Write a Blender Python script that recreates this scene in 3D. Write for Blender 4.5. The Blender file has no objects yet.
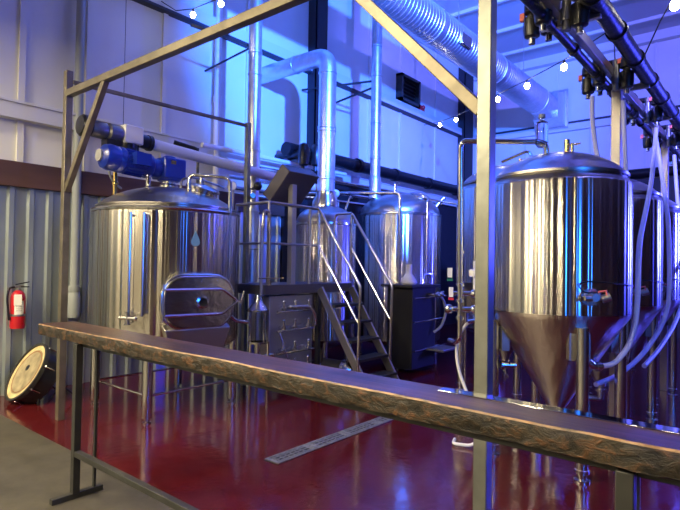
import bpy, bmesh, math, random
from mathutils import Vector, Matrix, noise
random.seed(7)
PI = math.pi
sc = bpy.context.scene
COL = sc.collection

# ------------------------------------------------------------------ materials
def new_mat(name):
    m = bpy.data.materials.new(name); m.use_nodes = True
    nt = m.node_tree
    return m, nt, nt.nodes['Principled BSDF']

def simple(name, col, rough=.5, metal=0., bump=0., bscale=40., spec=.5, var=0., vscale=3., coat=0., stretch=(1, 1, 1)):
    m, nt, b = new_mat(name)
    b.inputs['Base Color'].default_value = (*col, 1)
    b.inputs['Roughness'].default_value = rough
    b.inputs['Metallic'].default_value = metal
    b.inputs['Specular IOR Level'].default_value = spec
    b.inputs['Coat Weight'].default_value = coat
    b.inputs['Coat Roughness'].default_value = .1
    if bump or var:
        tc = nt.nodes.new('ShaderNodeTexCoord'); mp = nt.nodes.new('ShaderNodeMapping')
        mp.inputs['Scale'].default_value = stretch
        nt.links.new(tc.outputs['Object'], mp.inputs['Vector'])
    if bump:
        n = nt.nodes.new('ShaderNodeTexNoise'); n.inputs['Scale'].default_value = bscale
        n.inputs['Detail'].default_value = 4
        bp = nt.nodes.new('ShaderNodeBump'); bp.inputs['Strength'].default_value = bump
        bp.inputs['Distance'].default_value = .02
        nt.links.new(mp.outputs[0], n.inputs['Vector'])
        nt.links.new(n.outputs['Fac'], bp.inputs['Height'])
        nt.links.new(bp.outputs[0], b.inputs['Normal'])
    if var:
        n = nt.nodes.new('ShaderNodeTexNoise'); n.inputs['Scale'].default_value = vscale
        n.inputs['Detail'].default_value = 6
        r = nt.nodes.new('ShaderNodeValToRGB')
        r.color_ramp.elements[0].position = .3; r.color_ramp.elements[1].position = .7
        r.color_ramp.elements[0].color = (*[c * (1 - var) for c in col], 1)
        r.color_ramp.elements[1].color = (*[min(1, c * (1 + var)) for c in col], 1)
        nt.links.new(mp.outputs[0], n.inputs['Vector'])
        nt.links.new(n.outputs['Fac'], r.inputs[0]); nt.links.new(r.outputs[0], b.inputs['Base Color'])
    return m

def stainless(name, col=(.6, .57, .51), rough=.24, ripple=.8, freq=11., fine=.22):
    """rolled stainless: slow and fine dents that run up the sheet"""
    m, nt, b = new_mat(name)
    b.inputs['Base Color'].default_value = (*col, 1)
    b.inputs['Metallic'].default_value = 1
    b.inputs['Roughness'].default_value = rough
    tg = nt.nodes.new('ShaderNodeTangent'); tg.direction_type = 'RADIAL'; tg.axis = 'Z'
    nt.links.new(tg.outputs[0], b.inputs['Tangent'])
    b.inputs['Anisotropic'].default_value = .93; b.inputs['Anisotropic Rotation'].default_value = .25
    tc = nt.nodes.new('ShaderNodeTexCoord'); mp = nt.nodes.new('ShaderNodeMapping')
    mp.inputs['Scale'].default_value = (1, 1, .002)
    nt.links.new(tc.outputs['Object'], mp.inputs['Vector'])
    n1 = nt.nodes.new('ShaderNodeTexNoise'); n1.inputs['Scale'].default_value = freq; n1.inputs['Detail'].default_value = 1
    n2 = nt.nodes.new('ShaderNodeTexNoise'); n2.inputs['Scale'].default_value = 34; n2.inputs['Detail'].default_value = 0
    mx = nt.nodes.new('ShaderNodeMath'); mx.operation = 'MULTIPLY_ADD'; mx.inputs[1].default_value = fine
    for n in (n1, n2): nt.links.new(mp.outputs[0], n.inputs['Vector'])
    nt.links.new(n2.outputs['Fac'], mx.inputs[0]); nt.links.new(n1.outputs['Fac'], mx.inputs[2])
    bp = nt.nodes.new('ShaderNodeBump'); bp.inputs['Strength'].default_value = ripple; bp.inputs['Distance'].default_value = .035
    nt.links.new(mx.outputs[0], bp.inputs['Height']); nt.links.new(bp.outputs[0], b.inputs['Normal'])
    return m

M = {}
M['ss'] = stainless('stainless_shell')
M['ss_cone'] = stainless('stainless_cone', (.55, .5, .45), .32, .3, 8)
M['ss_dome'] = simple('stainless_dome', (.45, .43, .41), .3, 1, bump=.06, bscale=6)
M['ss_pipe'] = simple('stainless_pipe', (.68, .67, .64), .2, 1)
M['ss_dull'] = simple('dull_stainless', (.42, .4, .38), .38, 1, bump=.05, bscale=30)
M['ss_plate'] = simple('stainless_plate', (.62, .6, .6), .2, 1, bump=.5, bscale=3)
M['ss_matt'] = simple('satin_stainless', (.5, .49, .5), .5, .9, bump=.1, bscale=8)
M['dark_chrome'] = simple('dark_polished_strip', (.4, .39, .4), .06, 1)
M['galv'] = simple('galvanised_duct', (.62, .63, .65), .34, .9, bump=.08, bscale=25, var=.12, vscale=9)
M['corr'] = simple('galvanised_corrugated', (.36, .41, .42), .42, .65, bump=.1, bscale=14, var=.22, vscale=2.2, stretch=(1, 1, .4))
M['white_wall'] = simple('white_vinyl', (.66, .65, .6), .75, 0, bump=.35, bscale=1.6, var=.08, vscale=.8)
M['ceiling'] = simple('ceiling_vinyl', (.55, .55, .55), .8, 0, bump=.3, bscale=2)
M['purlin'] = simple('painted_purlin', (.6, .6, .56), .55)
M['dark_gap'] = simple('dark_trim', (.03, .03, .035), .6)
M['brown_wood'] = simple('stained_board', (.075, .034, .022), .6, 0, bump=.2, bscale=10, var=.35, vscale=5, stretch=(1, .15, 1))
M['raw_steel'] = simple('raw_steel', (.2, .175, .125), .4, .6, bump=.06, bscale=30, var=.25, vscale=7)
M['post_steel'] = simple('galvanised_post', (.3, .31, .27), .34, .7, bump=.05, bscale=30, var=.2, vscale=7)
M['dark_steel'] = simple('dark_steel', (.04, .04, .038), .45, .35, bump=.05, bscale=30, var=.3, vscale=6)
M['black'] = simple('black_rubber', (.012, .012, .014), .28)
M['black_matt'] = simple('black_painted', (.014, .014, .018), .6)
M['black_foam'] = simple('black_foam', (.008, .008, .01), .4, 0, spec=.25, bump=.3, bscale=20)
M['blue_paint'] = simple('blue_enamel', (.008, .03, .33), .32, 0, bump=.1, bscale=20, coat=.4)
M['grey_paint'] = simple('grey_paint', (.35, .35, .36), .5)
M['grey_metal'] = simple('grey_metal', (.2, .2, .21), .4, .8)
M['pvc'] = simple('white_pvc', (.72, .72, .74), .4)
M['grey_pvc'] = simple('grey_pvc', (.3, .33, .34), .5)
M['white'] = simple('white_plastic', (.8, .8, .78), .4)
M['hose'] = simple('milky_hose', (.7, .68, .82), .35, 0, spec=.6)
M['red'] = simple('red_enamel', (.5, .012, .02), .3, coat=.5)
M['red_plastic'] = simple('red_plastic', (.6, .03, .04), .4)
M['orange_red'] = simple('coral_plastic', (.8, .16, .12), .4)
M['green'] = simple('green_plastic', (.02, .18, .09), .4)
M['drop'] = simple('pale_blue_sticker', (.14, .3, .45), .4)
M['brass'] = simple('brass', (.65, .46, .16), .25, 1)
M['label_w'] = simple('paper_label', (.75, .74, .68), .6)
M['gold'] = simple('cream_hide', (.72, .56, .29), .5, var=.25, vscale=14)
M['hide'] = simple('worn_drumhead', (.34, .28, .17), .5, var=.45, vscale=9, bump=.1, bscale=30)
M['rustring'] = simple('rusty_ring', (.28, .13, .05), .6, var=.3, vscale=20)
M['grate'] = simple('cast_grate', (.3, .3, .29), .45, .5, var=.3, vscale=30)
M['pit'] = simple('drain_pit', (.015, .015, .016), .5)

def floor_red():
    m, nt, b = new_mat('red_epoxy')
    tc = nt.nodes.new('ShaderNodeTexCoord')
    n = nt.nodes.new('ShaderNodeTexNoise'); n.inputs['Scale'].default_value = 1.1; n.inputs['Detail'].default_value = 9; n.inputs['Roughness'].default_value = .65
    r = nt.nodes.new('ShaderNodeValToRGB')
    r.color_ramp.elements[0].position = .3; r.color_ramp.elements[0].color = (.062, .005, .007, 1)
    r.color_ramp.elements[1].position = .72; r.color_ramp.elements[1].color = (.105, .009, .011, 1)
    n2 = nt.nodes.new('ShaderNodeTexNoise'); n2.inputs['Scale'].default_value = 5; n2.inputs['Detail'].default_value = 5
    r2 = nt.nodes.new('ShaderNodeMapRange'); r2.inputs['From Min'].default_value = .3; r2.inputs['From Max'].default_value = .75
    r2.inputs['To Min'].default_value = .08; r2.inputs['To Max'].default_value = .2
    bp = nt.nodes.new('ShaderNodeBump'); bp.inputs['Strength'].default_value = .12; bp.inputs['Distance'].default_value = .01
    n3 = nt.nodes.new('ShaderNodeTexNoise'); n3.inputs['Scale'].default_value = 16; n3.inputs['Detail'].default_value = 3
    for q in (n, n2, n3): nt.links.new(tc.outputs['Object'], q.inputs['Vector'])
    nt.links.new(n.outputs['Fac'], r.inputs[0]); nt.links.new(r.outputs[0], b.inputs['Base Color'])
    nt.links.new(n2.outputs['Fac'], r2.inputs['Value']); nt.links.new(r2.outputs[0], b.inputs['Roughness'])
    nt.links.new(n3.outputs['Fac'], bp.inputs['Height']); nt.links.new(bp.outputs[0], b.inputs['Normal'])
    b.inputs['Specular IOR Level'].default_value = .55
    return m
M['floor_red'] = floor_red()

def concrete():
    m, nt, b = new_mat('sealed_concrete')
    tc = nt.nodes.new('ShaderNodeTexCoord')
    n = nt.nodes.new('ShaderNodeTexNoise'); n.inputs['Scale'].default_value = 1.7; n.inputs['Detail'].default_value = 12; n.inputs['Roughness'].default_value = .72
    r = nt.nodes.new('ShaderNodeValToRGB')
    r.color_ramp.elements[0].position = .33; r.color_ramp.elements[0].color = (.032, .029, .021, 1)
    r.color_ramp.elements[1].position = .68; r.color_ramp.elements[1].color = (.095, .084, .06, 1)
    nt.links.new(tc.outputs['Object'], n.inputs['Vector'])
    nt.links.new(n.outputs['Fac'], r.inputs[0]); nt.links.new(r.outputs[0], b.inputs['Base Color'])
    b.inputs['Roughness'].default_value = .48
    return m
M['concrete'] = concrete()

def bar_wood(name, c0, c1, c2, rough, bump, sx=.6, syz=6, dist=.8):
    m, nt, b = new_mat(name)
    tc = nt.nodes.new('ShaderNodeTexCoord'); mp = nt.nodes.new('ShaderNodeMapping')
    mp.inputs['Scale'].default_value = (sx, syz, syz)
    n = nt.nodes.new('ShaderNodeTexNoise'); n.inputs['Scale'].default_value = 3.2; n.inputs['Detail'].default_value = 10; n.inputs['Roughness'].default_value = .68
    n.inputs['Distortion'].default_value = dist
    r = nt.nodes.new('ShaderNodeValToRGB')
    r.color_ramp.elements[0].position = .38; r.color_ramp.elements[0].color = (*c0, 1)
    r.color_ramp.elements[1].position = .72; r.color_ramp.elements[1].color = (*c2, 1)
    e = r.color_ramp.elements.new(.53); e.color = (*c1, 1)
    bp = nt.nodes.new('ShaderNodeBump'); bp.inputs['Strength'].default_value = bump; bp.inputs['Distance'].default_value = .012
    nt.links.new(tc.outputs['Object'], mp.inputs['Vector']); nt.links.new(mp.outputs[0], n.inputs['Vector'])
    nt.links.new(n.outputs['Fac'], r.inputs[0]); nt.links.new(r.outputs[0], b.inputs['Base Color'])
    nt.links.new(n.outputs['Fac'], bp.inputs['Height']); nt.links.new(bp.outputs[0], b.inputs['Normal'])
    b.inputs['Roughness'].default_value = rough
    return m
M['bar_top'] = bar_wood('bar_slab_top', (.016, .009, .006), (.06, .028, .015), (.16, .075, .035), .33, .15)
M['bar_edge'] = bar_wood('bar_slab_edge', (.006, .005, .0035), (.035, .024, .013), (.17, .068, .024), .45, 1.0, 6., 11, .7)

M['bar_highlight'] = simple('bar_corner_highlight', (.22, .12, .055), .4, var=.8, vscale=18)  # light tan line that paints the highlight along the bar's front corner
def glassy(name, col, rough=.05):
    m, nt, b = new_mat(name)
    b.inputs['Base Color'].default_value = (*col, 1); b.inputs['Roughness'].default_value = rough
    b.inputs['Transmission Weight'].default_value = 1; b.inputs['IOR'].default_value = 1.4
    return m
M['glass'] = glassy('clear_glass', (.85, .92, 1))

def emit(name, col, s):
    m, nt, b = new_mat(name)
    b.inputs['Base Color'].default_value = (*col, 1)
    b.inputs['Emission Color'].default_value = (*col, 1); b.inputs['Emission Strength'].default_value = s
    return m
M['bulb'] = emit('lit_bulb', (1, .95, .86), 60)
M['lamp_on'] = emit('lit_diffuser', (1, .93, .8), 5)
M['screen_panel'] = simple('panel_back', (.13, .12, .13), .45, .5)

# ------------------------------------------------------------------ mesh builder
class MB:
    def __init__(s):
        s.v = []; s.f = []; s.mi = []; s.M = Matrix.Identity(4); s.cur = 0
    def add(s, vs, fs):
        o = len(s.v)
        s.v += [tuple(s.M @ Vector(p)) for p in vs]
        s.f += [tuple(i + o for i in f) for f in fs]; s.mi += [s.cur] * len(fs)
        return s
    def box(s, x0, x1, y0, y1, z0, z1):
        vs = [(x, y, z) for z in (z0, z1) for y in (y0, y1) for x in (x0, x1)]
        return s.add(vs, [(0, 2, 3, 1), (4, 5, 7, 6), (0, 1, 5, 4), (2, 6, 7, 3), (0, 4, 6, 2), (1, 3, 7, 5)])
    def obox(s, c, ax, ay, az):
        c, ax, ay, az = map(Vector, (c, ax, ay, az))
        vs = [c + ax * i + ay * j + az * k for k in (-.5, .5) for j in (-.5, .5) for i in (-.5, .5)]
        return s.add(vs, [(0, 2, 3, 1), (4, 5, 7, 6), (0, 1, 5, 4), (2, 6, 7, 3), (0, 4, 6, 2), (1, 3, 7, 5)])
    def bar(s, p0, p1, w, h, up=(0, 0, 1)):
        p0, p1 = Vector(p0), Vector(p1); d = (p1 - p0)
        side = d.cross(Vector(up))
        if side.length < 1e-5: side = d.cross(Vector((1, 0, 0)))
        side.normalize(); u = side.cross(d).normalized()
        return s.obox((p0 + p1) / 2, d, side * w, u * h)
    def lathe(s, prof, seg=48, c=(0, 0, 0), axis=(0, 0, 1), cap=True):
        c = Vector(c); a = Vector(axis).normalized()
        q = Vector((0, 0, 1)).rotation_difference(a)
        vs = []; fs = []
        for r, z in prof:
            for k in range(seg):
                t = 2 * PI * k / seg
                vs.append(c + q @ Vector((r * math.cos(t), r * math.sin(t), z)))
        for i in range(len(prof) - 1):
            for k in range(seg):
                k2 = (k + 1) % seg
                fs.append((i * seg + k, i * seg + k2, (i + 1) * seg + k2, (i + 1) * seg + k))
        if cap:
            if prof[0][0] > 1e-4: fs.append(tuple(reversed(range(seg))))
            if prof[-1][0] > 1e-4: fs.append(tuple(range((len(prof) - 1) * seg, len(prof) * seg)))
        return s.add(vs, fs)
    def cyl(s, p0, p1, r, seg=16, r1=None):
        p0, p1 = Vector(p0), Vector(p1); L = (p1 - p0).length
        return s.lathe([(r, 0), (r if r1 is None else r1, L)], seg, p0, p1 - p0)
    def sphere(s, c, r, seg=16, sq=1.):
        n = seg // 2
        pr = [(max(1e-5, r * math.sin(PI * i / n)), -r * sq * math.cos(PI * i / n)) for i in range(n + 1)]
        return s.lathe(pr, seg, c, (0, 0, 1), cap=False)
    def tube(s, pts, r, seg=10, fil=0., nf=5):
        pts = [Vector(p) for p in pts]
        if fil:
            out = [pts[0]]
            for i in range(1, len(pts) - 1):
                a, b, c = pts[i - 1], pts[i], pts[i + 1]
                d1 = (a - b); d2 = (c - b)
                if d1.angle(d2) > PI - .03: out.append(b); continue
                l = min(fil, d1.length * .45, d2.length * .45)
                q0 = b + d1.normalized() * l; q2 = b + d2.normalized() * l
                for k in range(nf + 1):
                    t = k / nf
                    out.append(q0 * (1 - t) ** 2 + b * 2 * t * (1 - t) + q2 * t * t)
            out.append(pts[-1]); pts = out
        n = len(pts); vs = []; fs = []
        T = []
        for i in range(n):
            t = pts[min(i + 1, n - 1)] - pts[max(i - 1, 0)]
            T.append(t.normalized())
        up = Vector((0, 0, 1)) if abs(T[0].z) < .9 else Vector((1, 0, 0))
        nrm = T[0].cross(up).normalized()
        for i in range(n):
            if i: nrm = (T[i - 1].rotation_difference(T[i]) @ nrm)
            nrm = (nrm - T[i] * nrm.dot(T[i])).normalized(); bi = T[i].cross(nrm)
            rr = r(i / (n - 1)) if callable(r) else r
            for k in range(seg):
                a = 2 * PI * k / seg
                vs.append(pts[i] + nrm * math.cos(a) * rr + bi * math.sin(a) * rr)
        for i in range(n - 1):
            for k in range(seg):
                k2 = (k + 1) % seg
                fs.append((i * seg + k, i * seg + k2, (i + 1) * seg + k2, (i + 1) * seg + k))
        fs.append(tuple(reversed(range(seg)))); fs.append(tuple(range((n - 1) * seg, n * seg)))
        return s.add(vs, fs)
    def prism(s, poly, d0, d1, frame=None):
        """poly in local xy, extruded d0..d1 in local z; frame 4x4"""
        old = s.M
        if frame is not None: s.M = s.M @ frame
        n = len(poly)
        vs = [(x, y, d0) for x, y in poly] + [(x, y, d1) for x, y in poly]
        fs = [tuple(reversed(range(n))), tuple(range(n, 2 * n))] + [(i, (i + 1) % n, (i + 1) % n + n, i + n) for i in range(n)]
        s.add(vs, fs); s.M = old
        return s

def mesh_obj(name, mb, mats, parent=None, bevel=0., origin=None, smooth=True):
    """the shapes are given in world space; the object's origin is its thing's base"""
    if parent is not None:
        r = parent
        while r.parent: r = r.parent
        o0 = r.location.copy()
    else:
        o0 = Vector(origin) if origin is not None else Vector((0, 0, 0))
    me = bpy.data.meshes.new(name)
    me.from_pydata([tuple(Vector(p) - o0) for p in mb.v], [], mb.f)
    if not isinstance(mats, (list, tuple)): mats = [mats]
    for m in mats: me.materials.append(m)
    me.polygons.foreach_set('material_index', mb.mi)
    bm = bmesh.new(); bm.from_mesh(me)
    bmesh.ops.recalc_face_normals(bm, faces=bm.faces); bm.to_mesh(me); bm.free()
    if smooth:
        me.polygons.foreach_set('use_smooth', [True] * len(me.polygons))
        me.set_sharp_from_angle(angle=math.radians(35))
    o = bpy.data.objects.new(name, me); COL.objects.link(o)
    if parent is not None: o.parent = parent
    else: o.location = o0
    if bevel:
        b = o.modifiers.new('bevel', 'BEVEL'); b.width = bevel; b.segments = 2; b.limit_method = 'ANGLE'
    return o

def tag(o, label, cat, group=None):
    o['label'] = label; o['category'] = cat
    if group: o['group'] = group
    return o
def thing(name, label, cat, loc, group=None):
    o = bpy.data.objects.new(name, None); COL.objects.link(o); o.location = loc; o.empty_display_size = .1
    return tag(o, label, cat, group)
def struct(name, mb, mats, bevel=0, smooth=True):
    o = mesh_obj(name, mb, mats, bevel=bevel, smooth=smooth); o['kind'] = 'structure'; return o
def single(name, mb, mats, label, cat, group=None, origin=None, bevel=0):
    if origin is None:
        xs = [p[0] for p in mb.v]; ys = [p[1] for p in mb.v]; zs = [p[2] for p in mb.v]
        origin = ((min(xs) + max(xs)) / 2, (min(ys) + max(ys)) / 2, min(zs))
    return tag(mesh_obj(name, mb, mats, origin=origin, bevel=bevel), label, cat, group)
def part(name, mb, mats, parent, label=None, bevel=0):
    o = mesh_obj(name, mb, mats, parent, bevel=bevel)
    if label: o['label'] = label
    return o
def copy_tree(o, parent=None):
    c = o.copy(); COL.objects.link(c); c.parent = parent
    for ch in list(o.children): copy_tree(ch, c)
    return c
def rot_about(c, ang):
    c = Vector(c); return Matrix.Translation(c) @ Matrix.Rotation(ang, 4, 'Z') @ Matrix.Translation(-c)
def dirv(deg): return Vector((math.cos(math.radians(deg)), math.sin(math.radians(deg)), 0))
def frame_at(c, deg, r, z, tilt=0):
    """local x = sideways, y = up, z = outward, on a drum of radius r"""
    d = dirv(deg); side = Vector((0, 0, 1)).cross(d)
    p = Vector((c[0], c[1], z)) + d * r
    return Matrix(((side.x, 0, d.x, p.x), (side.y, 0, d.y, p.y), (side.z, 1, d.z, p.z), (0, 0, 0, 1)))
def rrect(w, h, r, n=6):
    o = []
    for cx, cy, a0 in ((w / 2 - r, h / 2 - r, 0), (-w / 2 + r, h / 2 - r, 90), (-w / 2 + r, -h / 2 + r, 180), (w / 2 - r, -h / 2 + r, 270)):
        for k in range(n + 1):
            a = math.radians(a0 + 90 * k / n); o.append((cx + r * math.cos(a), cy + r * math.sin(a)))
    return o

# ------------------------------------------------------------------ the room
WX = -6.62; BY = 14.; CZ = 6.93; EX = 9.; FY = -8.
EDGE = 1.95
struct('floor', MB().box(WX, EX, EDGE, BY, -.1, 0), M['floor_red'])
struct('floor_taproom', MB().box(WX, EX, FY, EDGE, -.1, 0.0), M['concrete'])
struct('ceiling', MB().box(WX, EX, FY, BY, CZ, CZ + .1), M['ceiling'])
struct('wall_left', MB().box(WX - .1, WX, FY, BY, -.1, CZ + .1), M['white_wall'])
struct('wall_back', MB().box(WX - .1, EX + .1, BY, BY + .1, -.1, CZ + .1), M['white_wall'])
struct('wall_right', MB().box(EX, EX + .1, FY, BY, -.1, CZ + .1), M['brown_wood'])
struct('wall_front', MB().box(WX - .1, EX + .1, FY - .1, FY, -.1, CZ + .1), M['brown_wood'])
# corrugated wainscot, drawn as one profiled sheet
mb = MB(); y = FY + .05; prof = []
P_ = .205
while y < 6.4:
    prof += [(WX + .015, y), (WX + .015, y + .12), (WX + .048, y + .14), (WX + .048, y + .185)]
    y += P_
vs = [(x, yy, z) for x, yy in prof for z in (0.0, 2.32)]
fs = [(2 * i, 2 * i + 2, 2 * i + 3, 2 * i + 1) for i in range(len(prof) - 1)]
mb.add(vs, fs)
o = struct('wall_left_corrugated', mb, M['corr'], smooth=False)
md = o.modifiers.new('sheet', 'SOLIDIFY'); md.thickness = .004
struct('wall_left_darkener', MB().box(WX, WX + .05, 6.45, BY, 0, 3.05), M['black_matt'])  # black sheet added to darken the view between the left tanks
struct('wall_back_darkener', MB().box(WX, EX, BY - .05, BY, 0, 3.6), M['black_matt'])  # black sheet added to darken the background behind the fermenters
struct('trim_1', MB().box(WX, WX + .09, FY, 6.45, 2.31, 2.59), M['brown_wood'], bevel=.006)
struct('trim_2', MB().box(WX, WX + .12, FY, BY, 3.06, 3.25).box(WX + .1, WX + .14, FY, BY, 3.23, 3.26), M['purlin'], bevel=.004)
struct('trim_3', MB().box(WX, WX + .12, FY, BY, 4.99, 5.17), M['purlin'], bevel=.004)
struct('trim_4', MB().box(WX + .0, WX + .125, FY, BY, 4.955, 4.99), M['dark_gap'])
struct('trim_5', MB().box(WX, EX, BY - .12, BY, 4.95, 5.12), M['purlin'], bevel=.004)
struct('trim_6', MB().box(WX, EX, BY - .13, BY, 5.12, 5.17), M['dark_gap'])
struct('trim_7', MB().box(WX, EX, BY - .2, BY, 6.72, CZ), M['purlin'], bevel=.004)
for i in range(9):
    yy = 13.0 - 1.35 * i
    struct('trim_%d' % (8 + i), MB().box(WX, EX, yy - .035, yy + .035, CZ - .07, CZ), M['purlin'])
# seams of the wall sheeting
for i, yy in enumerate((2.3, 3.05, 4.1, 5.6, 8.9, 10.1, 11.7)):
    struct('trim_%d' % (20 + i), MB().box(WX, WX + .03, yy, yy + .07, 2.6, CZ), M['white_wall'])
for i, xx in enumerate((-5.2, -3.6, -2.4, -1.0, .6, 2.2)):
    struct('trim_%d' % (30 + i), MB().box(xx, xx + .04, BY - .025, BY, 0, 4.95), M['purlin'])
for i, xx in enumerate((-4.4, -2.2, 0, 2.2)):
    struct('trim_%d' % (40 + i), MB().box(xx, xx + .05, BY - .03, BY, 5.17, 6.72), M['white_wall'])
# taproom behind the viewer: unseen wainscot, dark windows, columns added to stripe tank reflections
struct('trim_50', MB().box(WX, EX, FY, FY + .06, 0, 3.2), M['brown_wood'])
for i, xx in enumerate((-6.2, -5.1, -2.1, 1.4, 4.7, 8.1)): struct('trim_%d' % (70 + i), MB().box(xx, xx + .22, FY, FY + .3, 0, CZ), M['purlin'])
struct('trim_51', MB().box(EX - .06, EX, FY, BY, 0, 1.5), M['dark_gap'])
for i, xx in enumerate((-4.6, -1.2, 2.2, 5.6)):
    mbf = MB()
    mbf.box(xx, xx + 2.3, FY, FY + .08, 1.5, 1.6).box(xx, xx + 2.3, FY, FY + .08, 3.9, 4.0)
    for k in range(4): mbf.box(xx + k * .733, xx + k * .733 + .1, FY, FY + .08, 1.5, 4.0)
    w = struct('unseen_window_%d' % (i + 1), mbf, M['dark_gap'])
    g = part('pane', MB().box(xx, xx + 2.3, FY + .005, FY + .02, 1.5, 4.0), M['black'], w)
for i, yy in enumerate((-5, -.5, 4.2, 9)):
    struct('trim_%d' % (60 + i), MB().box(EX - .5, EX, yy, yy + .3, 0, CZ), M['brown_wood'])

# steel columns on the left wall
for y0, y1, nm in ((7.06, 7.36, 'black steel column on the left wall behind the wide elbow duct pipe'), (12.95, 13.45, 'black steel column at the far end of the left wall')):
    mb = MB().box(WX, WX + .2, y0, y0 + .02, 0, CZ).box(WX, WX + .2, y1 - .02, y1, 0, CZ).box(WX + .18, WX + .2, y0, y1, 0, CZ)
    single('steel_column', mb, M['black_matt'], nm, 'column')

# ------------------------------------------------------------------ fire extinguisher
ex, ey = -6.47, 2.31
t = thing('fire_extinguisher', 'red fire extinguisher with paper tags hung on the corrugated wall', 'fire extinguisher', (ex, ey, .74))
part('cylinder', MB().lathe([(.0, .74), (.07, .745), (.076, .77), (.076, 1.08), (.068, 1.12), (.045, 1.15), (.025, 1.165), (.025, 1.18)], 28, (ex, ey, 0)), M['red'], t)
part('clamp_band', MB().lathe([(.078, .88), (.078, .905)], 28, (ex, ey, 0)).box(WX + .05, ex - .06, ey - .03, ey + .03, .86, .92), M['ss_dull'], t)
part('valve', MB().cyl((ex, ey, 1.16), (ex, ey, 1.2), .028).box(ex - .02, ex + .02, ey - .04, ey + .05, 1.195, 1.215).cyl((ex + .02, ey, 1.19), (ex + .045, ey, 1.19), .016), M['ss_dull'], t)
part('handle', MB().bar((ex, ey - .03, 1.225), (ex + .03, ey + .1, 1.255), .02, .012).bar((ex, ey - .03, 1.2), (ex + .03, ey + .1, 1.2), .02, .012), M['black'], t)
part('hose', MB().tube([(ex, ey - .03, 1.2), (ex + .02, ey - .1, 1.19), (ex + .02, ey - .115, 1.08), (ex + .02, ey - .1, .93), (ex + .02, ey - .09, .84)], .012, 8, .05), M['black'], t)
fr = frame_at((ex, ey), -20, .0785, 1.06)
part('inspection_tag', MB().prism(rrect(.075, .12, .006), 0, .003, fr), M['label_w'], t, 'white paper inspection tag')
mb = MB(); seg = 8
for k in range(seg):
    a = -50 + 70 * k / seg
    mb.prism([(-.006, -.075), (.006, -.075), (.006, .075), (-.006, .075)], 0, .002, frame_at((ex, ey), a + 10, .0765, .975))
part('label', mb, M['label_w'], t, 'cream instruction label wrapped round the cylinder')
mb = MB()
for r_ in range(5):
    for k in range(5):
        mb.prism([(-.003, -.003), (.003, -.003), (.003, .003), (-.003, .003)], 0, .0028, frame_at((ex, ey), -28 + 9 * k + (r_ % 2) * 3, .0765, 1.03 - r_ * .022))
part('label_print', mb, M['black_matt'], t)

# ------------------------------------------------------------------ round drum on its stand
n = Vector((-.02, -.84, .50)).normalized(); dc = Vector((-6.14, 2.30, .315))
t = thing('drum', 'round tilted drum with worn cream and brown head by the corrugated wall', 'drum', (-6.12, 2.4, 0))
Rd = .31
part('shell', MB().lathe([(Rd * .9, -.2), (Rd, -.17), (Rd, .0)], 48, dc, n), M['black'], t)
mb = MB().lathe([(Rd - .012, .002), (Rd - .012, .022), (Rd + .012, .022), (Rd + .012, -.02), (Rd, -.02)], 48, dc, n, cap=False)
part('rim', mb, M['dark_steel'], t)
part('head', MB().lathe([(Rd - .01, .0), (Rd - .01, .006), (Rd * .83, .006)], 48, dc, n), M['gold'], t)
part('center_patch', MB().lathe([(Rd * .80, .0), (Rd * .80, .0075)], 48, dc, n), M['hide'], t, 'worn brown middle of the head')
part('inner_ring', MB().lathe([(Rd * .72, .0078), (Rd * .74, .011), (Rd * .76, .0078)], 48, dc, n, cap=False), M['rustring'], t)
q = Vector((0, 0, 1)).rotation_difference(n)
part('port_hole', MB().lathe([(.034, .0), (.034, .009)], 24, dc + q @ Vector((-.03, .04, 0)), n), M['black'], t, 'small black hole')
for k in range(8):
    a = 2 * PI * (k + .4) / 8
    p = dc + q @ Vector((math.cos(a) * (Rd + .014), math.sin(a) * (Rd + .014), -.02))
    part('tension_lug', MB().sphere(p, .013, 10).cyl(p - n * .09, p + n * .03, .006, 8), M['ss_pipe'], t)
for sgn in (-1, 1):
    part('leg', MB().cyl(dc + Vector((.2 * sgn, .06, -.1)), (dc.x + .24 * sgn, 2.32, 0.0), .009, 8), M['black'], t)
    part('leg', MB().cyl(dc + Vector((.2 * sgn, .14, -.02)), (dc.x + .26 * sgn, 2.72, 0.0), .009, 8), M['black'], t)

# ------------------------------------------------------------------ steel frame, bar
t = thing('steel_frame', 'raw steel post and beam frame with diagonal braces behind the bar', 'frame', (-5.22, 2.25, 0))
w = .064
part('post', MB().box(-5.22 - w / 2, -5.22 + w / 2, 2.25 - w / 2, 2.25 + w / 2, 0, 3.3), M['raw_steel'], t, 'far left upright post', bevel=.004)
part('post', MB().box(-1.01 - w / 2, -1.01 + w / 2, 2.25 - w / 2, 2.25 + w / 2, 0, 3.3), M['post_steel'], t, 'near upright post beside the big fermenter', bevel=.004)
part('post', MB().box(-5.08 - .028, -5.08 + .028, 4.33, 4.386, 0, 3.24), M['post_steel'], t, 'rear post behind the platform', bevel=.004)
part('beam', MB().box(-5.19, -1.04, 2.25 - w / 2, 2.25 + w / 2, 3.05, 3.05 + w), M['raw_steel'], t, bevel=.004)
part('beam', MB().box(-1.04 - w / 2 + .03, -1.01 + w / 2 - .03, 2.28, 2.29, 0, .01), M['raw_steel'], t) if 0 else None
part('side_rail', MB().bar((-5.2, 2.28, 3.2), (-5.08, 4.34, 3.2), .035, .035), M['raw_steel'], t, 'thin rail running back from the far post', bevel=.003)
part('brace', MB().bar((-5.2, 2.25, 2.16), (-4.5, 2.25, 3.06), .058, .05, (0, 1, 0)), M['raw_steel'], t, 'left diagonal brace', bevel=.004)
part('brace', MB().bar((-1.03, 2.25, 2.2), (-1.85, 2.25, 3.06), .058, .05, (0, 1, 0)), M['raw_steel'], t, 'right diagonal brace', bevel=.004)
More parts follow.
